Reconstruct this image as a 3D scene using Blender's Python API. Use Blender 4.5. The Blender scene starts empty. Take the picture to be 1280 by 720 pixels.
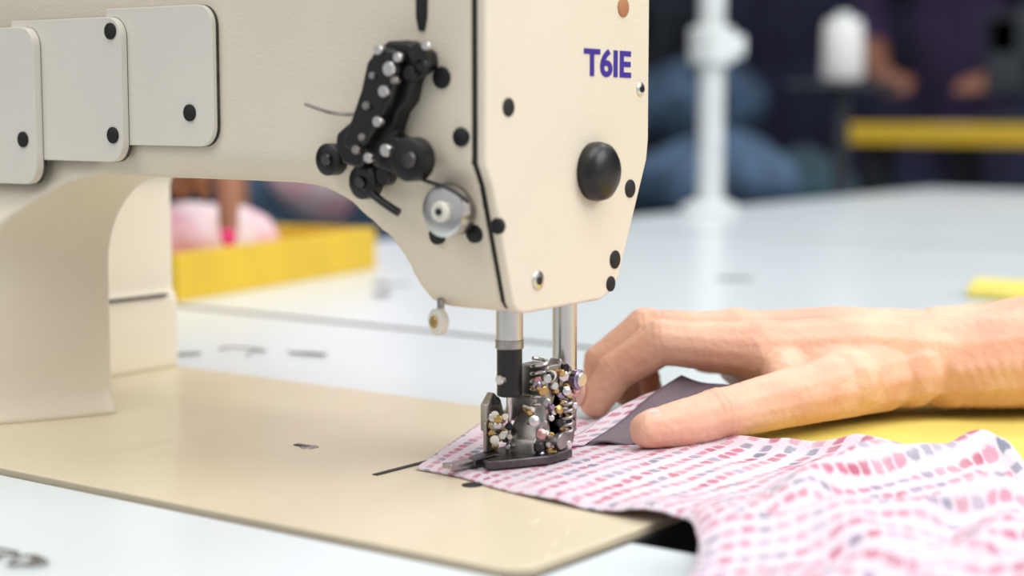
import bpy, bmesh, math, random
from mathutils import Vector, Matrix, noise
random.seed(4)
MM=.001
ZT=.75   # bed surface height above the floor
scene=bpy.context.scene
COL=bpy.context.collection

# ------------------------------------------------------------ materials
def lin(c):
    return tuple(((v/255)/12.92 if v/255<=.04045 else ((v/255+.055)/1.055)**2.4) for v in c)+(1,)
def mat(name,rgb,rough=.5,metal=0,var=.06,scale=30,bump=0,bscale=300,coat=0,sss=0,rgb2=None):
    m=bpy.data.materials.new(name);m.use_nodes=True;nt=m.node_tree;N=nt.nodes;K=nt.links
    b=N['Principled BSDF'];b.inputs['Roughness'].default_value=rough;b.inputs['Metallic'].default_value=metal
    b.inputs['Coat Weight'].default_value=coat
    if sss:
        b.inputs['Subsurface Weight'].default_value=sss
        b.inputs['Subsurface Radius'].default_value=(.005,.002,.0012);b.inputs['Subsurface Scale'].default_value=1
    tc=N.new('ShaderNodeTexCoord');no=N.new('ShaderNodeTexNoise');no.inputs['Scale'].default_value=scale
    no.inputs['Detail'].default_value=4
    K.new(tc.outputs['Object'],no.inputs['Vector'])
    r=N.new('ShaderNodeValToRGB');c=lin(rgb);c2=lin(rgb2) if rgb2 else tuple(v*(1-var*2.5) for v in c[:3])+(1,)
    r.color_ramp.elements[0].position=.35;r.color_ramp.elements[1].position=.65
    r.color_ramp.elements[0].color=c2;r.color_ramp.elements[1].color=c
    K.new(no.outputs['Fac'],r.inputs['Fac']);K.new(r.outputs['Color'],b.inputs['Base Color'])
    if bump:
        n2=N.new('ShaderNodeTexNoise');n2.inputs['Scale'].default_value=bscale;n2.inputs['Detail'].default_value=3
        K.new(tc.outputs['Object'],n2.inputs['Vector'])
        bp=N.new('ShaderNodeBump');bp.inputs['Strength'].default_value=bump;bp.inputs['Distance'].default_value=.001
        K.new(n2.outputs['Fac'],bp.inputs['Height']);K.new(bp.outputs['Normal'],b.inputs['Normal'])
    return m
M_cream=mat('cream_enamel',(225,215,195),.42,0,.02,15,.2,900,.1)
M_bed=mat('bed_enamel',(214,201,174),.38,0,.03,12,.1,800,.15)
M_cover=mat('cover_enamel',(220,216,204),.42,0,.02,20,.1,500,.1)
M_black=mat('black_metal',(18,18,20),.35,0,.1)
M_blackm=mat('black_rubber',(10,10,11),.6,0,.1)
M_chrome=mat('chrome',(222,220,216),.28,1,.06)
M_steel=mat('steel_worn',(178,174,170),.34,1,.12,200)
M_dsteel=mat('steel_dark',(100,98,98),.36,1,.15,200)
M_brass=mat('brass',(205,172,110),.32,1,.1)
M_copper=mat('copper_tint',(210,160,155),.32,1,.1)
M_violet=mat('tinted_steel',(172,160,186),.3,1,.1)
M_table=mat('white_laminate',(212,221,224),.3,0,.02,6,0,0,.1)
M_tedge=mat('table_edge',(110,104,96),.5)
M_yellow=mat('yellow_plastic',(222,184,48),.45,0,.04)
M_ycloth=mat('yellow_cloth',(222,208,104),.85,0,.06,25,.5,700)
M_gcloth=mat('gray_cloth',(122,108,118),.85,0,.06,60,.6,900)
M_purple=mat('label_ink',(62,40,150),.4)
M_skin=mat('skin',(232,186,158),.48,0,.0,40,.3,450,0,.08,(218,158,132))
M_nail=mat('nail',(230,182,164),.32,0,.02,30,0,0,.2)
M_pnail=mat('pink_nail_polish',(225,30,110),.2,0,.02,30,0,0,.6)
M_white=mat('white_paint',(214,220,220),.35)
M_floor=mat('concrete_floor',(92,94,98),.6,0,.12,3)
M_wall=mat('dark_wall',(92,102,114),.8,0,.3,1.2)
M_denim=mat('denim',(84,112,142),.9,0,.25,20)
M_navy=mat('navy_cloth',(50,50,80),.9,0,.2,9)
M_plum=mat('plum_cloth',(56,42,80),.9,0,.2,9)
M_pinkc=mat('pink_white_cloth',(236,226,230),.9,0,.1,25,0,0,0,0,(226,170,182))
M_wood=mat('wood_orange',(186,126,84),.55,0,.15,18)
M_hair=mat('hair_black',(20,16,15),.5)
M_thread=mat('white_thread',(232,232,230),.8,0,.03,200,.6,900)
M_dark=mat('dark_machinery',(56,62,70),.5,0,.35,6)
M_teal=mat('teal_cloth',(60,92,104),.9,0,.25,9)
M_dskin=mat('worker_skin',(158,106,82),.5,0,.05,30)

# ------------------------------------------------------------ helpers
def root(name):
    o=bpy.data.objects.new(name,None);COL.objects.link(o);o.location=(0,0,ZT);o.empty_display_size=.05
    return o
def finish(o,m,parent,smooth=True):
    o.data.materials.clear();o.data.materials.append(m)
    if smooth:
        for p in o.data.polygons:p.use_smooth=True
    if parent is not None:o.parent=parent
    else:o.location.z+=ZT
    return o
def fromdata(name,vs,fs,m,parent,smooth=False):
    me=bpy.data.meshes.new(name);me.from_pydata([tuple(c*MM for c in v) for v in vs],[],fs)
    bm=bmesh.new();bm.from_mesh(me);bmesh.ops.recalc_face_normals(bm,faces=bm.faces);bm.to_mesh(me);bm.free()
    o=bpy.data.objects.new(name,me);COL.objects.link(o)
    return finish(o,m,parent,smooth)
def bevel(o,w,seg=3,ang=35):
    b=o.modifiers.new('bevel','BEVEL');b.width=w*MM;b.segments=seg;b.limit_method='ANGLE';b.angle_limit=math.radians(ang)
    for p in o.data.polygons:p.use_smooth=True
    n=o.modifiers.new('wn','WEIGHTED_NORMAL');n.keep_sharp=True
    return o
def prism(name,pts,axis,a,b,m,parent,bev=0,seg=3):
    n=len(pts)
    def mk(p,t):
        return {'x':(t,p[0],p[1]),'y':(p[0],t,p[1]),'z':(p[0],p[1],t)}[axis]
    vs=[mk(p,a) for p in pts]+[mk(p,b) for p in pts]
    fs=[tuple(range(n)),tuple(range(2*n-1,n-1,-1))]+[(i,i+n,(i+1)%n+n,(i+1)%n) for i in range(n)]
    o=fromdata(name,vs,fs,m,parent)
    if bev:bevel(o,bev,seg)
    return o
def box(name,lo,hi,m,parent,bev=0,seg=3):
    return prism(name,[(lo[0],lo[1]),(hi[0],lo[1]),(hi[0],hi[1]),(lo[0],hi[1])],'z',lo[2],hi[2],m,parent,bev,seg)
def rrect(x0,z0,x1,z1,r,n=6,corners=(1,1,1,1)):
    pts=[]
    for k,(cx,cz,a0,s) in enumerate([(x1,z1,0,(-1,-1)),(x0,z1,90,(1,-1)),(x0,z0,180,(1,1)),(x1,z0,270,(-1,1))]):
        rr=r if corners[k] else .3
        for i in range(n+1):
            a=math.radians(a0+90*i/n);pts.append((cx+s[0]*rr+rr*math.cos(a),cz+s[1]*rr+rr*math.sin(a)))
    return pts
def lathe(name,p0,d,prof,m,parent,n=32):
    """prof: list of (dist along d, radius) in mm."""
    p0=Vector(p0);d=Vector(d).normalized();q=d.to_track_quat('Z','Y')
    vs=[];fs=[]
    for t,r in prof:
        for i in range(n):
            a=2*math.pi*i/n;vs.append(tuple(p0+q@Vector((r*math.cos(a),r*math.sin(a),t))))
    for j in range(len(prof)-1):
        for i in range(n):
            fs.append((j*n+i,j*n+(i+1)%n,(j+1)*n+(i+1)%n,(j+1)*n+i))
    fs.append(tuple(range(n)));fs.append(tuple(range((len(prof)-1)*n,len(prof)*n)))
    o=fromdata(name,vs,fs,m,parent,True)
    s=o.modifiers.new('es','EDGE_SPLIT');s.split_angle=math.radians(40)
    return o
def cyl(name,p0,p1,r,m,parent,n=28,ch=.4):
    L=(Vector(p1)-Vector(p0)).length;ch=min(ch,L*.3,r*.4)
    return lathe(name,p0,Vector(p1)-Vector(p0),[(0,r-ch),(ch,r),(L-ch,r),(L,r-ch)],m,parent,n)
def tube(name,pts,r,m,parent,cyc=False):
    c=bpy.data.curves.new(name,'CURVE');c.dimensions='3D';s=c.splines.new('NURBS');s.points.add(len(pts)-1)
    for i,p in enumerate(pts):s.points[i].co=(p[0]*MM,p[1]*MM,p[2]*MM,1)
    s.use_endpoint_u=True;s.order_u=3;s.use_cyclic_u=cyc;c.bevel_depth=r*MM;c.bevel_resolution=4;c.use_fill_caps=True
    o=bpy.data.objects.new(name,c);COL.objects.link(o);dg=bpy.context.evaluated_depsgraph_get()
    me=bpy.data.meshes.new_from_object(o.evaluated_get(dg));bpy.data.objects.remove(o)
    o=bpy.data.objects.new(name,me);COL.objects.link(o);return finish(o,m,parent)
def bake(o):
    dg=bpy.context.evaluated_depsgraph_get();me=bpy.data.meshes.new_from_object(o.evaluated_get(dg))
    o.modifiers.clear();o.data=me;return o
def blob(name,chains,voxel,smooth,m,parent,extra=None,disp=None):
    bm=bmesh.new()
    for ch in chains:
        for a,b in zip(ch[:-1],ch[1:]):
            L=(Vector(a[:3])-Vector(b[:3])).length;k=max(2,int(L/(min(a[3],b[3])*.22)))
            for i in range(k+1):
                t=i/k;p=[a[j]*(1-t)+b[j]*t for j in range(4)]
                bmesh.ops.create_icosphere(bm,subdivisions=2,radius=p[3]*MM,matrix=Matrix.Translation(Vector(p[:3])*MM))
    me=bpy.data.meshes.new(name);bm.to_mesh(me);bm.free()
    o=bpy.data.objects.new(name,me);COL.objects.link(o)
    r=o.modifiers.new('r','REMESH');r.mode='VOXEL';r.voxel_size=voxel*MM;r.use_smooth_shade=True
    s=o.modifiers.new('s','SMOOTH');s.factor=.5;s.iterations=smooth
    bake(o)
    if disp:
        for v in o.data.vertices:
            n=noise.noise_vector(v.co*disp[1]);v.co+=n*disp[0]*MM
    return finish(o,m,parent)

# ------------------------------------------------------------ camera
cam_d=bpy.data.cameras.new('camera');cam=bpy.data.objects.new('camera',cam_d);COL.objects.link(cam);scene.camera=cam
pitch=math.atan(230/2150)
cam.location=(.336,-.4606,ZT+.122)
fw=Vector((-.6*math.cos(pitch),.8*math.cos(pitch),-math.sin(pitch)))
cam.rotation_euler=fw.to_track_quat('-Z','Y').to_euler()
cam_d.sensor_width=36;cam_d.lens=36*2150/1280;cam_d.clip_start=.01;cam_d.clip_end=60
cam_d.dof.use_dof=True;cam_d.dof.focus_distance=.60;cam_d.dof.aperture_fstop=6.3

# ------------------------------------------------------------ sewing machine
SM=root('industrial_sewing_machine')
prof=[(-455,236),(13,236),(13,57),(-10,57),(-16,59),(-20.5,65),(-23,72),(-28,79),(-36,85),(-44,91.5),(-54,95),(-66,96),(-455,96)]
face=[(-50,240),(-50,104),(-46.5,97),(-36,60),(-34,57.5),(-30,56.5),(13,57),(20,59.5),(24,64),(41,103),(42,110),(42,240)]
A=prism('a',prof,'y',-80,80,M_cream,SM);B=prism('b',face,'x',-500,60,M_cream,SM)
bo=A.modifiers.new('b','BOOLEAN');bo.operation='INTERSECT';bo.object=B;bo.solver='EXACT'
bake(A);bpy.data.objects.remove(B)
def arch(x0,x1,zt,r,flare):
    pts=[(x0,-1),(x1+flare,-1),(x1+flare,1),(x1+flare*.6,4),(x1+flare*.2,9),(x1,16),(x1,zt-r)]
    for i in range(1,9):
        a=math.pi-math.pi/2*i/8;pts.append((x1+r+r*math.cos(a),zt-r+r*math.sin(a)))
    pts+= [(x1+r,zt+20),(x0,zt+20)]
    return pts
parts=[A]
parts.append(prism('c',arch(-330,-197,95,38,4),'y',-50,-14,M_cream,SM,13,7))
parts.append(prism('d',[(-330,-1),(-266,-1),(-266,34),(-269,36),(-269,87),(-265,90),(-265,110),(-330,110)],'y',-25,84,M_cream,SM,1.5))
parts.append(prism('e',arch(-330,-260,110,20,2),'y',-40,20,M_cream,SM,6,4))
for q in parts[1:]:bake(q)
bm=bmesh.new()
for q in parts:bm.from_mesh(q.data)
me=bpy.data.meshes.new('cast_body');bm.to_mesh(me);bm.free()
for q in parts:bpy.data.objects.remove(q)
body=bpy.data.objects.new('cast_body',me);COL.objects.link(body)
r=body.modifiers.new('r','REMESH');r.mode='VOXEL';r.voxel_size=.0014;r.use_smooth_shade=True
s=body.modifiers.new('s','SMOOTH');s.factor=.5;s.iterations=12
bake(body)
def sstep(t): t=max(0,min(1,t));return t*t*(3-2*t)
for v in body.data.vertices:   # the column front swells forward and its side wall rakes back
    x,y,z=v.co*1000
    if z<104 and y<-18 and x<-120:
        k=sstep((104-z)/45);a=max(0,-18-y)/32
        v.co.y-=.017*k*a
        v.co.x-=.020*k*a**1.2*sstep((x+300)/60)
finish(body,M_cream,SM)
box('column_seam',(-270,10,34),(-264.6,76,35),M_black,SM)
def inset(pts,d):
    cy=sum(p[0] for p in pts)/len(pts);out=[]
    for y,z in pts: out.append((y+(d if y<cy else -d),z+(d if z<90 else 0)))
    return out
prism('face_gasket',inset(face,.9),'x',11,14.4,M_blackm,SM)
prism('face_plate',face,'x',14.4,18,M_cream,SM,1.3,4)
def fscrew(y,z,r,m=M_blackm,slot=True,dome=.8):
    lathe('face_screw',(17.8,y,z),(1,0,0),[(0,r),(dome*.6,r),(dome,r*.8)],m,SM,24)
    if m is M_chrome and slot: lathe('face_screw_recess',(18.6,y,z),(1,0,0),[(0,r*.45),(.3,r*.45)],M_black,SM,16)
for y,z,r in [(-38.5,121,2.9),(30,93.5,3.1),(21,70,3.1),(18.5,62,2.6)]: fscrew(y,z,r)
fscrew(-23,66.5,3.1,M_chrome);fscrew(25,154,3.3,M_wood);fscrew(36,127,2.4,M_chrome)
lathe('face_knob',(18,8,100),(1,0,0),[(0,9.6),(2,9.8),(4.5,9.2),(6.2,7.2),(7,4),(7.2,.5)],M_black,SM,40)
tx=bpy.data.curves.new('t','FONT');tx.body='T6IE';tx.extrude=.01;tx.offset=.03
to=bpy.data.objects.new('t',tx);COL.objects.link(to);dg=bpy.context.evaluated_depsgraph_get()
me=bpy.data.meshes.new_from_object(to.evaluated_get(dg));bpy.data.objects.remove(to)
xs=[v.co.x for v in me.vertices];ys=[v.co.y for v in me.vertices]
for v in me.vertices:
    fx=(v.co.x-min(xs))/(max(xs)-min(xs));fy=(v.co.y-min(ys))/(max(ys)-min(ys))
    nz=.3 if v.co.z>0 else 0
    v.co=Vector((17.9+nz,2+28*fx,131+9.2*fy-fx*.4))*MM
tl=bpy.data.objects.new('label_lettering',me);COL.objects.link(tl);finish(tl,M_purple,SM,False)

# front-face sketch coordinates (u,v) -> x,z in mm on the front surface
def ft(u,v): return (-16+.322*(u-497),153-.2425*v)
def yfront(z):
    return -50 if z>=104 else (-50+3.5*(104-z)/7 if z>97 else -46.5+10.5*(97-z)/37)
def fs(u,v,rr,m=M_blackm,h=1.0,name='front_screw'):
    x,z=ft(u,v);y=yfront(z);r_=rr*.28
    lathe(name,(x,y+.6,z),(0,-1,0),[(0,r_),(h*.6+.6,r_),(h+.6,r_*.82)],m,SM,24)
    if m is M_chrome: lathe(name+'_slot',(x,y-h,z),(0,-1,0),[(0,r_*.4),(.25,r_*.4)],M_black,SM,14)
for u,v,rr in [(551,95,12),(574,169,10.5),(601,281,9),(524,297,11),(571,292,11)]: fs(u,v,rr)
x,z=ft(527,15)
prism('thread_slot',[(x-2.2,z+12),(x+2.4,z+12),(x+2,z-1),(x+1,z-5),(x-1,z-5),(x-2,z-1)],'y',-51,-48,M_blackm,SM,.4)
bp=[ft(*p) for p in [(476,66),(498,48),(522,48),(546,62),(548,82),(530,96),(524,124),(512,140),(504,165),(528,178),(544,194),(536,214),(508,220),(486,210),(470,192),(462,212),(438,206),(428,184),(430,166),(452,148),(466,108)]]
prism('tension_bracket',bp,'y',-56,-49.5,M_black,SM,1.5)
bp2=[ft(*p) for p in [(482,74),(500,56),(518,60),(522,84),(512,122),(498,150),(480,178),(462,190),(448,180),(460,150),(474,110)]]
prism('tension_bracket_rib',bp2,'y',-60,-55,M_black,SM,1.5)
def disc(u,v,r,y0,y1,m,name,seg=30):
    x,z=ft(u,v);return lathe(name,(x,y0,z),(0,-1,0),[(0,r*.9),(.5,r),(y0-y1-.5,r),(y0-y1,r*.85)],m,SM,seg)
disc(553,262,8.2,-44,-49,M_steel,'tension_disc_rear')
disc(561,262,8.0,-50,-54.5,M_chrome,'tension_disc')
disc(563,262,3.2,-54,-57,M_cover,'tension_nut');disc(564,262,1.1,-57,-57.4,M_black,'tension_nut_hole')
disc(412,201,5.2,-49,-54,M_black,'thread_guide_disc');disc(414,201,2,-54,-55.5,M_dsteel,'guide_pin')
disc(455,229,5.6,-48,-53,M_black,'thread_guide_disc');disc(456,229,2,-53,-54.5,M_dsteel,'guide_pin')
disc(535,197,6.8,-55,-61,M_black,'check_spring_drum');disc(540,197,2.6,-61,-62.5,M_dsteel,'drum_pin')
disc(480,220,3.2,-48,-52,M_black,'guide_stud')
for u,v,r_ in [(505,84,2.4),(498,112,2),(492,60,1.7),(516,70,1.6),(490,150,1.8),(500,186,2.1),(478,196,1.7),(462,186,1.5),(484,92,1.2),(512,98,1.3),(476,130,1.4),(470,170,1.3)]:
    disc(u+8,v,r_,-59,-61.2,M_chrome if r_>1.5 else M_steel,'tension_screw',16)
for u,v,r_ in [(540,66,3.4),(530,90,2.6),(545,80,2.2)]: disc(u,v,r_,-55,-58,M_black,'tension_stud',18)
disc(552,56,1.5,-57,-58.5,M_chrome,'tension_screw',16)
def fp3(u,v,y):
    x,z=ft(u,v);return (x,y,z)
tube('check_spring_wire',[fp3(390,128,-56),fp3(404,133,-56),fp3(425,139,-57),fp3(446,142,-57),fp3(470,140,-57),fp3(492,150,-57)],.6,M_steel,SM)
tube('lower_guide_arm',[fp3(450,228,-52),fp3(470,250,-52),fp3(496,268,-50)],1.3,M_black,SM)
tube('tension_spring',[fp3(520,215,-55),fp3(545,225,-56),fp3(575,232,-55),fp3(590,250,-53)],.6,M_black,SM)
for nm,x0,z0,x1,z1,y0,y1 in [('arm_cover_plate',-150,107.5,-96,155.5,-51,-53),
        ('arm_cover_plate',-200,101.5,-139,152.5,-52.9,-56),
        ('arm_cover_plate',-262,92.5,-183,150,-55.9,-59.5)]:
    prism(nm,rrect(x0,z0,x1,z1,7,6,(1,0,0,1)),'y',y1,y0,M_cover,SM,.6,3)
    prism('cover_gasket',rrect(x0,z0-.1,x1+.1,z1+.1,7.1,6,(1,0,0,1)),'y',y0-.3,y0+1.2,M_dsteel,SM)
for px,pz,yy in [(-107.5,119,-53),(-144,111,-56),(-144,147.5,-56),(-190,109,-59.5)]:
    lathe('cover_screw',(px,yy+.2,pz),(0,-1,0),[(0,2.9),(.8,2.9),(1.1,2.3)],M_blackm,SM,20)
lathe('handwheel',(-455,-4,168),(-1,0,0),[(0,20),(14,20),(16,62),(22,66),(40,66),(44,60),(44,20),(56,18),(57,2)],M_blackm,SM,48)
prism('bed_plate',rrect(-460,-107,73,84,9,8),'z',-14,0,M_bed,SM,.7,3)
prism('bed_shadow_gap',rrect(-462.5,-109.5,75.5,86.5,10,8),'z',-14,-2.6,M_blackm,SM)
cyl('bed_oil_hole',(-85,-20,-.5),(-85,-20,.25),3.4,M_steel,SM);box('bed_oil_slot',(-92,-21,.1),(-86,-18.4,.45),M_dsteel,SM,.15)
box('slide_plate_gap',(-36.5,-41,-.2),(-34.2,-12,.35),M_blackm,SM,.1)
lathe('bed_hole_disc',(-.5,-33.5,-.2),(0,0,1),[(0,3.3),(.4,3.3),(.5,3)],M_blackm,SM,24)  # black disc laid on the bed, its colour stands in for a dark hole
cyl('needle_bar',(-9,-2,42),(-9,-2,75),4.6,M_chrome,SM)
cyl('presser_bar',(-6,26,8),(-6,26,75),4.3,M_chrome,SM)
cyl('needle_clamp',(-9,-2,24),(-9,-2,41),4.3,M_black,SM)
cyl('needle_clamp_collar',(-9,-2,40),(-9,-2,43.5),4.8,M_steel,SM)
cyl('needle_clamp_screw',(-9,-8,30),(-9,-1,30),1.7,M_chrome,SM)
lathe('needle',(-9,-2,25),(0,0,-1),[(0,1.1),(8,1.0),(9,.6),(22,.55),(26,.1)],M_chrome,SM,14)
prism('foot_sole',[(-16,-12),(-14.5,-18),(-12,-20),(-10.2,-19),(-10.2,-8),(-7.6,-8),(-7.4,-19),(-5,-20),(-2,-16),(2,-8),(6,0),(6,14),(-14,14),(-16,4)],'z',2,5,M_dsteel,SM,.6)
prism('foot_toe_lift',[(-31,3.4),(-27,2.4),(-14,2.4),(-14,4.8),(-26,4.6),(-31,5.2)],'x',-15,-11,M_steel,SM,.5)
prism('foot_shank',[(-2,4),(10,4),(14,12),(14,34),(6,34),(4,16),(-2,9)],'x',-11,1,M_steel,SM,1)
prism('foot_side_link',[(8,5),(22,5),(24,14),(21,32),(14,36),(10,26),(6,14)],'x',-4,1,M_steel,SM,1)
box('foot_block',(-15,4,14),(-2,18,24),M_steel,SM,1.2)
prism('foot_lever',[(-8,12),(0,10),(3,14),(0,22),(-4,25),(-8,21)],'x',-17,-14,M_steel,SM,.6)
cyl('foot_clamp_screw',(-20,20,28),(6,20,28),2.6,M_chrome,SM);cyl('foot_clamp_head',(2,20,28),(5,20,28),3.4,M_violet,SM)
cyl('hinge_pin',(-20,6,9),(6,6,9),1.8,M_chrome,SM);cyl('hinge_head',(5,6,9),(7.5,6,9),2.8,M_steel,SM)
def coil(name,c,r,h,turns,wr,m,ax=(0,0,1)):
    q=Vector(ax).to_track_quat('Z','Y');pts=[]
    for i in range(int(turns*12)+1):
        a=2*math.pi*i/12;pts.append(tuple(Vector(c)+q@Vector((r*math.cos(a),r*math.sin(a),h*i/(turns*12)))))
    return tube(name,pts,wr,m,SM)
coil('foot_spring',(-3,7,20),2.8,16,6,.7,M_chrome);coil('guard_spring',(3,14,10),2.4,12,5,.6,M_steel)
rd=random.Random(8)
for i in range(76):
    y=rd.uniform(-4,22);z=rd.uniform(4,37-abs(y-12)*.8);x=rd.uniform(-1,3);r_=rd.uniform(.8,1.9)
    lathe('linkage_bolt',(x,y,z),(1,-.6+rd.uniform(-.4,.4),rd.uniform(-.2,.35)),[(-4.5,r_*.6),(-.2,r_*.6),(0,r_),(1.1,r_),(1.4,r_*.75)],rd.choice([M_chrome,M_chrome,M_chrome,M_cover,M_steel,M_copper,M_brass,M_brass,M_violet,M_black]),SM,rd.choice([6,8,14]))
for i in range(26):
    y=rd.uniform(-8,-1);z=rd.uniform(5,22);r_=rd.uniform(.9,1.7)
    lathe('guard_bolt',(-13+rd.uniform(-1,5),y,z),(.6,-.8,.1),[(-3,r_*.6),(-.2,r_*.6),(0,r_),(1.4,r_),(1.7,r_*.7)],rd.choice([M_brass,M_brass,M_steel,M_chrome,M_cover,M_black]),SM,rd.choice([6,8,14]))
prism('needle_guard',[(-9,5),(-4,5),(-4,16),(-6,18),(-9,15)],'x',-15,-13.6,M_steel,SM,.4)
cyl('presser_screw',(-6,15,54),(-6,15,59),3.2,M_dsteel,SM)
cyl('guide_bracket',(-11,-36,54),(-11,-36,60),1.2,M_steel,SM)
cyl('guide_roller',(-9,-37.5,53),(-10,-40.5,53),4.2,M_cover,SM);cyl('guide_roller_eye',(-10,-40.4,53),(-10.2,-41.2,53),1.9,M_brass,SM)

# ------------------------------------------------------------ tables
def table(name,x0,y0,x1,y1,z,hole=None):
    t=root(name)
    o=box('tabletop',(x0,y0,z-28),(x1,y1,z),M_table,t)
    if hole:
        for i,h in enumerate(hole):
            c=box('cut',(h[0],h[1],-60),(h[2],h[3],30),M_table,t)
            b=o.modifiers.new('h','BOOLEAN');b.operation='DIFFERENCE';b.object=c;b.solver='EXACT'
            bake(o);bpy.data.objects.remove(c)
    bevel(o,1.5,2)
    box('edge_band',(x0-1,y0-1,z-26),(x1+1,y1+1,z-3),M_tedge,t) if not hole else None
    for lx in (x0+60,x1-60):
        for ly in (y0+60,y1-60): box('leg',(lx-20,ly-20,-ZT*1000),(lx+20,ly+20,z-28),M_white,t)
    return t
T1=table('work_table',-900,-250,560,254,-1.5,[(-463,-110,76,87),(60,-58,104,60)])
box('drip_pan',(-470,-115,-75),(110,90,-70),M_blackm,T1)
T2=table('work_table',-700,260,900,1950,-1.8)
box('joint_strip',(-699,254.5,-12),(559,259.5,-.9),M_tedge,T2,.4)
box('seam_strip',(-699,975,-2),(900,979,-1.5),M_steel,T2)
sc=root('thread_scrap')
for cx,cy,s_,z_ in [(-315,115,26,-.5),(-285,140,20,-.5),(-250,150,18,-.5),(-400,380,26,-1),(-430,430,30,-1),(-60,-178,14,-.5),(-40,-176,12,-.5),(-250,600,30,-1)]:
    pts=[(cx+rd.uniform(-s_,s_),cy+rd.uniform(-s_*.6,s_*.6),z_+rd.uniform(-.1,.4)) for _ in range(7)]
    tube('thread',pts,.4,M_tedge,sc)

# ------------------------------------------------------------ fabrics
def catmull(P,n):
    out=[];m=len(P)-1
    for k in range(n+1):
        t=k/n*m;i=min(int(t),m-1);u=t-i
        p=[Vector(P[max(0,min(m,i+j))]) for j in (-1,0,1,2)]
        out.append(.5*((2*p[1])+(-p[0]+p[2])*u+(2*p[0]-5*p[1]+4*p[2]-p[3])*u*u+(-p[0]+3*p[1]-3*p[2]+p[3])*u**3))
    return out
def sheet(name,E0,E1,nu,nv,m,zf,th=.5,parent=None):
    a=catmull(E0,nu);b=catmull(E1,nu);vs=[];uv=[]
    su=[0]
    for i in range(nu): su.append(su[-1]+((a[i+1]+b[i+1])/2-(a[i]+b[i])/2).length)
    for i in range(nu+1):
        for j in range(nv+1):
            t=j/nv;p=a[i]*(1-t)+b[i]*t;z=zf(p.x,p.y,p.z,i/nu,t);vs.append((p.x,p.y,z));uv.append((su[i]*MM,(a[i]-b[i]).length*t*MM))
    fs_=[(i*(nv+1)+j,(i+1)*(nv+1)+j,(i+1)*(nv+1)+j+1,i*(nv+1)+j+1) for i in range(nu) for j in range(nv)]
    o=fromdata(name,vs,fs_,m,parent,True)
    ul=o.data.uv_layers.new(name='UVMap')
    for l in o.data.loops: ul.data[l.index].uv=uv[l.vertex_index]
    s=o.modifiers.new('th','SOLIDIFY');s.thickness=th*MM;s.offset=1 if o.data.polygons[0].normal.z<0 else -1
    return o
mf=bpy.data.materials.new('printed_cotton');mf.use_nodes=True;nt=mf.node_tree;N=nt.nodes;K=nt.links
b=N['Principled BSDF'];b.inputs['Roughness'].default_value=.9
tc=N.new('ShaderNodeTexCoord');mp=N.new('ShaderNodeMapping');mp.inputs['Scale'].default_value=(128,175,1)
K.new(tc.outputs['UV'],mp.inputs['Vector'])
nz=N.new('ShaderNodeTexNoise');nz.inputs['Scale'].default_value=260;nz.inputs['Detail'].default_value=3;K.new(tc.outputs['UV'],nz.inputs['Vector'])
mx=N.new('ShaderNodeVectorMath');mx.operation='MULTIPLY_ADD';mx.inputs[1].default_value=(.4,.7,0);K.new(nz.outputs['Color'],mx.inputs[0]);K.new(mp.outputs[0],mx.inputs[2])
vo=N.new('ShaderNodeTexVoronoi');vo.inputs['Scale'].default_value=1;vo.inputs['Randomness'].default_value=.1;vo.voronoi_dimensions='2D'
K.new(mx.outputs[0],vo.inputs['Vector'])
mr=N.new('ShaderNodeMapRange');mr.inputs['From Min'].default_value=.34;mr.inputs['From Max'].default_value=.47;mr.inputs['To Min'].default_value=1;mr.inputs['To Max'].default_value=0
K.new(vo.outputs['Distance'],mr.inputs['Value'])
# keep the motifs inside narrow printed rows: offset from the motif centre across the row
vs_=N.new('ShaderNodeVectorMath');vs_.operation='SUBTRACT';K.new(mx.outputs[0],vs_.inputs[0]);K.new(vo.outputs['Position'],vs_.inputs[1])
sp=N.new('ShaderNodeSeparateXYZ');K.new(vs_.outputs[0],sp.inputs[0])
ab=N.new('ShaderNodeMath');ab.operation='ABSOLUTE';K.new(sp.outputs[0],ab.inputs[0])
rm=N.new('ShaderNodeMapRange');rm.inputs['From Min'].default_value=.17;rm.inputs['From Max'].default_value=.30;rm.inputs['To Min'].default_value=1;rm.inputs['To Max'].default_value=0
K.new(ab.outputs[0],rm.inputs['Value'])
rowm=N.new('ShaderNodeMath');rowm.operation='MULTIPLY';K.new(mr.outputs[0],rowm.inputs[0]);K.new(rm.outputs[0],rowm.inputs[1])
sx=N.new('ShaderNodeSeparateColor');K.new(vo.outputs['Color'],sx.inputs[0])
cr=N.new('ShaderNodeValToRGB');cr.color_ramp.interpolation='CONSTANT'
E=cr.color_ramp.elements;E[0].color=lin((184,108,130));E[1].position=.36;E[1].color=lin((140,130,152))
for p_,c_ in [(.5,(172,84,106)),(.76,(196,140,158)),(.9,(112,120,136))]:
    e=E.new(p_);e.color=lin(c_)
K.new(sx.outputs[0],cr.inputs['Fac'])
mix=N.new('ShaderNodeMix');mix.data_type='RGBA';mix.inputs[6].default_value=lin((212,199,209));K.new(cr.outputs['Color'],mix.inputs[7])
n3=N.new('ShaderNodeTexNoise');n3.inputs['Scale'].default_value=35;K.new(tc.outputs['UV'],n3.inputs['Vector'])
m3=N.new('ShaderNodeMapRange');m3.inputs['From Min'].default_value=.35;m3.inputs['From Max'].default_value=.6;m3.inputs['To Min'].default_value=.5;m3.inputs['To Max'].default_value=.95
K.new(n3.outputs['Fac'],m3.inputs['Value'])
mu=N.new('ShaderNodeMath');mu.operation='MULTIPLY';K.new(rowm.outputs[0],mu.inputs[0]);K.new(m3.outputs[0],mu.inputs[1]);K.new(mu.outputs[0],mix.inputs[0])
K.new(mix.outputs[2],b.inputs['Base Color'])
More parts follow.
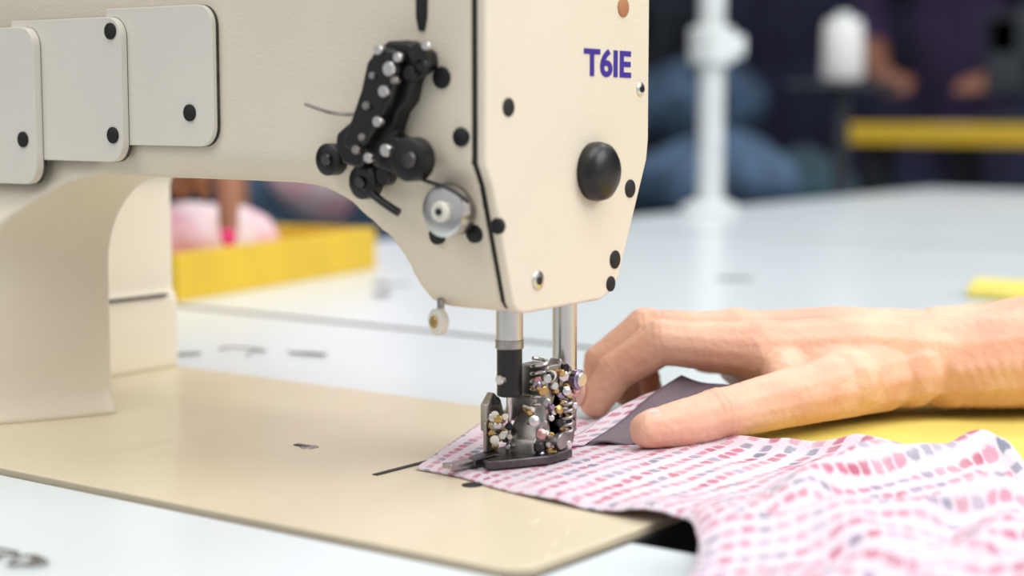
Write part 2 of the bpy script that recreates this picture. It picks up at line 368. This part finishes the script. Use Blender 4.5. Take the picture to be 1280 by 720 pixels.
n4=N.new('ShaderNodeTexNoise');n4.inputs['Scale'].default_value=900;K.new(tc.outputs['Object'],n4.inputs['Vector'])
bb=N.new('ShaderNodeBump');bb.inputs['Strength'].default_value=.5;bb.inputs['Distance'].default_value=.0006;K.new(n4.outputs['Fac'],bb.inputs['Height']);K.new(bb.outputs[0],b.inputs['Normal'])
EA=[(-29,-27,0),(-10,-28,0),(10,-34,0),(45,-40,0),(82,-44,0),(98,-58,0),(112,-80,0),(124,-112,0),(132,-150,0)]
EB=[(-64,56,0),(-34,84,0),(2,78,0),(40,70,0),(90,67,0),(137,69,0),(163,36,0),(192,-10,0),(214,-62,0)]
def zfab(x,y,z,s,t):
    n1=noise.noise(Vector((x*.035,y*.022,1.3)));n2=noise.noise(Vector((x*.09,y*.05,7.1)));n5=noise.noise(Vector((x*.05+y*.03,y*.012-x*.01,4.4)))
    amp=min(1,max(0,(x-5)/70))
    h=1.4+amp*(3.4*(n1+.6)+1.8*(n2+.4))
    if x>82:
        k=min(1,(x-82)/24);h+=k*(3.8*math.sin((x-95)*.15-y*.06+n1*4)+3.8+5*max(0,n5+.1))
    h+= amp*4.6*math.exp(-((1-t)/.06)**2)
    if t<.02 or t>.985: h=max(h-1.2,.6)
    return max(h,.9)
sheet('patterned_fabric',EA,EB,180,100,mf,zfab,.6)
Y0=[(18,96,0),(45,72,0),(90,62,0),(135,60,0),(180,20,0),(240,-40,0)]
Y1=[(5,150,0),(60,235,0),(140,250,0),(220,245,0),(290,220,0),(340,150,0)]
sheet('yellow_fabric',Y0,Y1,60,40,M_ycloth,lambda x,y,z,s,t:.6+1.2*max(0,noise.noise(Vector((x*.02,y*.02,3)))+.3) ,.3)
Y2=[(-88,588,0),(-30,590,0),(40,640,0),(130,720,0)];Y3=[(-95,640,0),(-20,660,0),(60,720,0),(140,800,0)]
sheet('yellow_fabric',Y2,Y3,40,20,M_ycloth,lambda x,y,z,s,t:-.8+10*math.sin(math.pi*t)**.5 if 0<t<1 else -.8,.3)
G0=[(-3,36,2.5),(-6,60,5),(-5,82,13),(-2,98,19)];G1=[(9,47,2.5),(13,62,4.5),(16,80,10),(20,100,16)]
sheet('gray_fabric_piece',G0,G1,30,10,M_gcloth,lambda x,y,z,s,t:z+.8*math.sin(t*5+s*3),.6)
W0=[(-9,22,2.2),(-12,46,4),(-12,66,9),(-9,84,13)];W1=[(-3,34,2.4),(-6,55,4.6),(-5.5,74,10),(-4,88,15)]
sheet('folded_fabric_edge',W0,W1,24,8,mf,lambda x,y,z,s,t:z,.5)

# ------------------------------------------------------------ right hand
H=root('human_hand')
WR=(67,175,23);FA=(93,201,24);EL=(300,395,62)
wl=[(74,170,22,18.5),(67,175,24,19.5),(59,181,22,18)]
mcp={'i':(24,112,29.5),'m':(9,123,31),'r':(-6,134,28.5),'p':(-18,146,24)}
fing=[[(24,112,29,11),(-9,95,31.5,8.8),(-25,87.5,19,7.7),(-32,83.5,7.4,6.5)],
 [(9,123,31,11),(-22,103,34,8.7),(-36,95,21,7.9),(-38,95,8,6.7)],
 [(-6,134,28.5,10.5),(-34,117,27,8.4),(-40,112,16,7.6),(-36,112,7.5,6.4)],
 [(-18,146,24,9.5),(-38,134,22,7.4),(-41,130,13,6.6),(-36,129,6.5,5.6)],
 [(58,145,19,15),(46,98,15.5,11.3),(31,68,11.6,9.3),(24.5,54,9.6,8.8),(18,43,8.6,6.9)]]
ch=list(fing)
for (k,p),w in zip(mcp.items(),[wl[0],wl[1],wl[1],wl[2]]):
    ch.append([(w[0],w[1],w[2]+1,17),((w[0]+p[0])/2,(w[1]+p[1])/2,(w[2]+p[2])/2+2,14),(p[0],p[1],p[2]-1,11.3)])
ch.append([(24,114,26,10.5),(9,124,27,11),(-6,135,25,10.5),(-16,145,22,9.5)])
ch.append([(46,99,16.5,9.5),(36,110,22,9.5),(26,119,23,10)])
ch.append([(56,125,19,12.5),(34,122,20,12.5),(12,135,19,12),(-4,150,17,11)])
ch.append([(66,155,20,15),(40,150,20,15),(14,160,18,13)])
ch.append([(58,160,18,15),(30,172,17,13),(8,162,17,12)])
for w,off in zip(wl,[(7,-6),(0,0),(-7,6)]):
    ch.append([w,(FA[0]+off[0]*1.1,FA[1]+off[1]*1.1,FA[2],21),(150+off[0]*1.4,254+off[1]*1.4,33,25),(EL[0]+off[0]*1.6,EL[1]+off[1]*1.6,EL[2],36)])
hand=blob('hand_and_forearm',ch,.75,9,M_skin,H)
nrm=[v.normal.copy() for v in hand.data.vertices];dl=[0.0]*len(nrm)
joints=[]
for f in fing[:4]:
    for k,(amp,w) in ((1,(.4,1.0)),(2,(.28,.8))):
        d=(Vector(f[k+1][:3])-Vector(f[k-1][:3])).normalized();joints.append((Vector(f[k][:3]),d,f[k][3],amp,w))
T_=fing[4];joints.append((Vector(T_[2][:3]),(Vector(T_[3][:3])-Vector(T_[1][:3])).normalized(),T_[2][3],.4,1.0))
joints.append((Vector(T_[1][:3]),(Vector(T_[2][:3])-Vector(T_[0][:3])).normalized(),12,.2,1.2))
for i,v in enumerate(hand.data.vertices):
    c=v.co*1000
    for j,d,rr,am,w in joints:
        q=c-j
        if q.length<rr*1.7:
            t=q.dot(d);up=max(0,nrm[i].z*.8+.35)
            dl[i]+=up*(2.2*am*math.exp(-(t/4.5)**2)-am*.65*(math.exp(-(t/.8)**2)+.7*math.exp(-((t-2.6)/.8)**2)+.7*math.exp(-((t+2.6)/.8)**2)))
    for p in mcp.values():
        P_=Vector(p);q=c-P_
        if nrm[i].z>.2:
            dl[i]+=1.7*math.exp(-(q.xy.length/7)**2)*nrm[i].z
            W_=Vector((66,176,24));ax=(W_-P_);L=ax.length;ax.normalize();t=q.dot(ax)
            if 4<t<L*.8:
                dd=(q-ax*t);dd.z=0;dl[i]+=.8*math.exp(-(dd.length/2.6)**2)*nrm[i].z*min(1,(t-4)/8)*(1-t/(L*.8))
    dl[i]+=.35*noise.noise(c*.07)+.12*noise.noise(c*.4)
for i,v in enumerate(hand.data.vertices): v.co+=nrm[i]*dl[i]*MM
def nail(name,c,n,d,w,l,m,par):
    n=Vector(n).normalized();d=Vector(d);d=(d-n*d.dot(n)).normalized();s=n.cross(d)
    bm=bmesh.new();bmesh.ops.create_uvsphere(bm,u_segments=20,v_segments=12,radius=1)
    for v in bm.verts:
        p=v.co.copy();k=1-.12*p.y
        v.co=(Vector(c)+s*p.x*w*k+d*p.y*l+n*(p.z*.9-1.2*p.x*p.x-.7*p.y*p.y))*MM
    me=bpy.data.meshes.new(name);bm.to_mesh(me);bm.free();o=bpy.data.objects.new(name,me);COL.objects.link(o);return finish(o,m,par)
nail('thumb_nail',(18,43.5,14.6),(-.15,-.3,1),(-.45,-.85,-.3),4.9,5.6,M_nail,H)
nail('index_nail',(-36.5,78.8,10.5),(-.6,-.75,.25),(-.2,-.1,-1),4.0,4.8,M_nail,H)
blob('sleeve_cuff',[[(232,331,50,38),(300,395,62,46),(360,440,110,55)]],4,4,M_teal,H)

# ------------------------------------------------------------ second worker's hand and tray, left behind the arm
TR=root('yellow_tray')
def slab(name,a,b,th,z0,z1,m,par,bev=1.5):
    a=Vector(a+(0,));b=Vector(b+(0,));d=(b-a).normalized();n=Vector((-d.y,d.x,0))*th
    return prism(name,[tuple(a.xy),tuple(b.xy),tuple((b+n).xy),tuple((a+n).xy)],'z',z0,z1,m,par,bev)
ta=(-474,270);tb=(-524,515);tc_=(-690,480);td=(-660,232)
slab('front_wall',ta,tb,5,-1.6,29,M_yellow,TR);slab('far_wall',tb,tc_,5,-1.6,29,M_yellow,TR);slab('rear_wall',tc_,td,5,-1.6,29,M_yellow,TR);slab('near_wall',td,ta,5,-1.6,29,M_yellow,TR)
prism('tray_floor',[ta,tb,tc_,td],'z',-1.6,0,M_yellow,TR)
blob('pink_fabric_pile',[[(-565,350,22,22),(-600,400,26,28),(-585,440,22,22)],[(-630,370,22,25),(-635,420,24,25)]],3,4,M_pinkc,None,disp=(9,30))
H2=root('worker_hand')
hx,hy=-502,341
def lf(o,zz,tip,k=1):
    return [(hx+o[0],hy+o[1],zz,10*k),(hx+o[0]+4,hy+o[1]-3,zz-34,8.4*k),(hx+o[0]+4,hy+o[1]-3,tip+16,7.2*k),(hx+o[0]+3,hy+o[1]-2,tip,5.8*k)]
ch=[lf((0,0),102,33),lf((-20,-2),108,64),lf((-38,2),106,70),lf((-54,8),100,76)]
ch+= [[(hx,hy,104,12),(hx-20,hy-2,110,12),(hx-38,hy+2,108,12),(hx-54,hy+8,102,11)]]
for o in [(0,0),(-20,-2),(-38,2),(-54,8)]: ch.append([(hx+o[0],hy+o[1],106,12),(hx-50+o[0]*.5,hy+40+o[1]*.5,150,16)])
ch.append([(hx-50,hy+30,148,15),(hx-24,hy-14,120,11),(hx-26,hy-22,98,9),(hx-28,hy-22,80,7.5)])
ch.append([(hx-60,hy+48,154,22),(hx-150,hy+130,210,30),(hx-330,hy+260,320,42)])
blob('hand_and_forearm',ch,1.6,6,M_dskin,H2)
nail('index_nail',(hx+7.5,hy-7,35),(.75,-.65,.1),(0,0,-1),5,7.5,M_pnail,H2)

# ------------------------------------------------------------ thread stand, cones
TS=root('thread_stand')
px_,py_=-655,1235
lathe('base_flange',(px_,py_,-1.8),(0,0,1),[(0,34),(6,34),(10,30),(16,18)],M_white,TS)
cyl('post',(px_,py_,0),(px_,py_,620),14.5,M_white,TS)
lathe('clamp_collar',(px_,py_,166),(0,0,1),[(0,22),(3,26),(38,26),(42,22)],M_white,TS)
cyl('clamp_handle',(px_+15,py_+12,186),(px_+28,py_+22,186),13,M_white,TS)
cyl('cross_bar',(px_-160,py_-120,600),(px_+160,py_+120,600),8,M_white,TS)
def W(F,R): return (336-.6*F+.8*R,-460.6+.8*F+.6*R)   # machine axes from the aisle axis (mm)
TC=root('thread_cone')
cx,cy=W(2600,496)
lathe('cone_yarn',(cx,cy,158),(0,0,1),[(0,29),(5,32),(80,29),(90,25)],M_thread,TC)
lathe('cone_core',(cx,cy,152),(0,0,1),[(0,20),(104,12),(106,8)],M_white,TC)
lathe('cone_tray',(cx,cy,142),(0,0,1),[(0,80),(8,84),(12,80)],M_dark,TC)
lathe('cone_tray_arm',(cx,cy,-750),(0,0,1),[(0,90),(10,90),(14,12),(894,12)],M_dark,TC)
T3=root('sewing_station')
box('station_top',(-1170,2614,50),(100,3180,80),M_table,T3,2)
box('yellow_edge',(-1170,2598,46),(100,2614,84),M_yellow,T3,3)
for lx in (-1120,20):
    for ly in (2680,3120): box('leg',(lx-25,ly-25,-750),(lx+25,ly+25,50),M_dark,T3)
SMB=root('industrial_sewing_machine')
box('bed',(-960,2760,81),(-520,2940,95),M_dark,SMB,3);box('column',(-620,2790,95),(-530,2900,230),M_dark,SMB,15);box('arm',(-960,2800,205),(-530,2890,300),M_dark,SMB,15);box('head',(-960,2800,140),(-880,2890,300),M_dark,SMB,15)

def worker(name,ox,oy,face,shirt,legs):
    """standing figure; floor at z=-750, facing local +y"""
    P=root(name);c,s_=math.cos(face),math.sin(face)
    def T(p): return (ox+p[0]*c-p[1]*s_,oy+p[0]*s_+p[1]*c,p[2])+((p[3],) if len(p)>3 else ())
    def C(l): return [[T(p) for p in k] for k in l]
    D=330
    def U(l): return [[(p[0],p[1],p[2]+D,p[3]) for p in k] for k in l]
    blob('shirt',C(U([[(0,0,-250,140),(0,20,-60,130),(0,30,120,140),(0,20,215,110),(0,20,300,55)],[(-80,10,-250,100),(80,10,-250,100)],[(-165,20,225,62),(165,20,225,62)],
        [(-170,20,225,60),(-215,30,60,50),(-210,60,-60,46)],[(170,20,225,60),(215,30,60,50),(210,60,-60,46)],[(-100,30,120,90),(100,30,120,90)]])),14,6,shirt,P,disp=(18,9))
    ar=[]
    for sg in (-1,1):
        ar+=[[(sg*210,60,-60,40),(sg*170,150,-130,32),(sg*130,210,-150,27),(sg*110,240,-155,26)]]
        for k in range(4): ar.append([(sg*100+(k-1.5)*18,250,-155,13),(sg*90+(k-1.5)*19,290,-165,10),(sg*80+(k-1.5)*18,312,-180,8)])
        ar.append([(sg*90,215,-150,15),(sg*66,245,-156,11),(sg*56,270,-160,9)])
    blob('arms',C(U(ar)),6,4,M_dskin,P)
    blob('head_and_neck',C(U([[(0,25,280,52),(0,35,350,50)],[(0,40,440,78),(0,48,400,70),(0,62,370,50)],[(0,112,415,16),(0,122,402,13)],[(-80,40,415,14),(-80,40,395,12)],[(80,40,415,14),(80,40,395,12)]])),5,4,M_dskin,P)
    for sg in (-1,1): blob('eye',C(U([[(sg*28,106,428,10),(sg*29,106,428,10)]])),3,1,M_hair,P)
    blob('mouth',C(U([[(-18,108,372,6),(18,108,372,6)]])),3,1,M_copper,P)
    blob('hair',C(U([[(0,18,455,84),(0,0,420,80),(0,-30,380,60),(0,-30,300,50)],[(-50,30,470,40),(50,30,470,40)]])),6,3,M_hair,P,disp=(8,20))
    blob('trousers',C([[(-85,0,60,110),(-95,10,-120,88),(-100,20,-330,64),(-100,0,-690,46)],[(85,0,60,110),(95,10,-120,88),(100,20,-330,64),(100,0,-690,46)],[(-85,0,80,115),(85,0,80,115)]]),14,5,legs,P,disp=(12,12))
    blob('shoes',C([[(-100,-20,-712,36),(-104,110,-722,28)],[(100,-20,-712,36),(104,110,-722,28)]]),8,3,M_hair,P)
    return P
worker('garment_worker',-1330,3600,math.radians(190),M_plum,M_navy)
wx,wy=W(2500,-265);worker('garment_worker',wx,wy,math.radians(30),M_pinkc,M_denim)

def pile(F,R,z,s,m,nm='garment_pile'):
    x,y=W(F,R);k=s
    blob(nm,[[(x-k,y,z,k*.6),(x,y+k*.4,z+k*.25,k*.8),(x+k,y,z,k*.6)],[(x,y-k*.6,z-k*.1,k*.6),(x+k*.4,y+k*.8,z,k*.6)]],8,3,m,None,disp=(s*.25,7))
def crate(F,R,w,dp,z0,z1,m,nm='storage_cabinet'):
    x,y=W(F,R);c=root(nm)
    box('carcass',(x-w/2,y-dp/2,z0),(x+w/2,y+dp/2,z1),m,c,6);box('door_panel',(x+8-w/2,y-dp/2-12,z0+30),(x-6,y-dp/2,z1-30),m,c,3);box('door_panel',(x+6,y-dp/2-12,z0+30),(x+w/2-8,y-dp/2,z1-30),m,c,3)
crate(3120,395,480,420,-750,-110,M_dark,'bench_cabinet');pile(3120,365,-25,110,M_denim);pile(3100,510,-35,80,M_teal)
crate(5000,1700,900,500,-750,300,M_dark);crate(5600,900,900,500,-750,500,M_navy);crate(5400,200,700,500,-750,420,M_dark)
crate(4500,480,600,500,-750,-10,M_dark,'bench_cabinet');pile(4500,480,120,130,M_denim)
cyl('wooden_post',(-900,730,-750),(-900,730,400),14,M_wood,None)
# ------------------------------------------------------------ room
def room(name,lo,hi,m):
    o=box(name,lo,hi,m,None);o.location.z=0;return o
room('floor',(-7000,-4000,-50),(5000,9000,0),M_floor)
room('wall_back',(-7000,7000,0),(5000,7150,3400),M_wall)
room('wall_left',(-7000,-4000,0),(-6850,7000,3400),M_wall)
# ------------------------------------------------------------ light
def area(name,loc,tgt,sx_,sy_,e,col=(1,1,1)):
    l=bpy.data.lights.new(name,'AREA');l.shape='RECTANGLE';l.size=sx_;l.size_y=sy_;l.energy=e;l.color=col
    o=bpy.data.objects.new(name,l);COL.objects.link(o);o.location=loc
    o.rotation_euler=(Vector(tgt)-Vector(loc)).to_track_quat('-Z','Y').to_euler();return o
area('ceiling_fluorescent',(.4,-.2,2.5),(0,0,.75),1.6,1.2,24,(1,.985,.96))
area('ceiling_fluorescent.001',(1.8,.7,2.1),(0,.1,.8),1.5,1.2,31,(1,.985,.96))
area('ceiling_fluorescent.002',(-.5,1.6,2.7),(-.4,1.2,.75),2.4,1.0,25,(.95,.98,1))
area('ceiling_fluorescent.003',(-.6,-1.6,2.2),(-.1,0,.8),1.4,1.0,10,(1,.98,.95))
w=bpy.data.worlds.new('world');scene.world=w;w.use_nodes=True
w.node_tree.nodes['Background'].inputs[0].default_value=(.96,.97,1,1);w.node_tree.nodes['Background'].inputs[1].default_value=.58
scene.view_settings.view_transform='Standard'
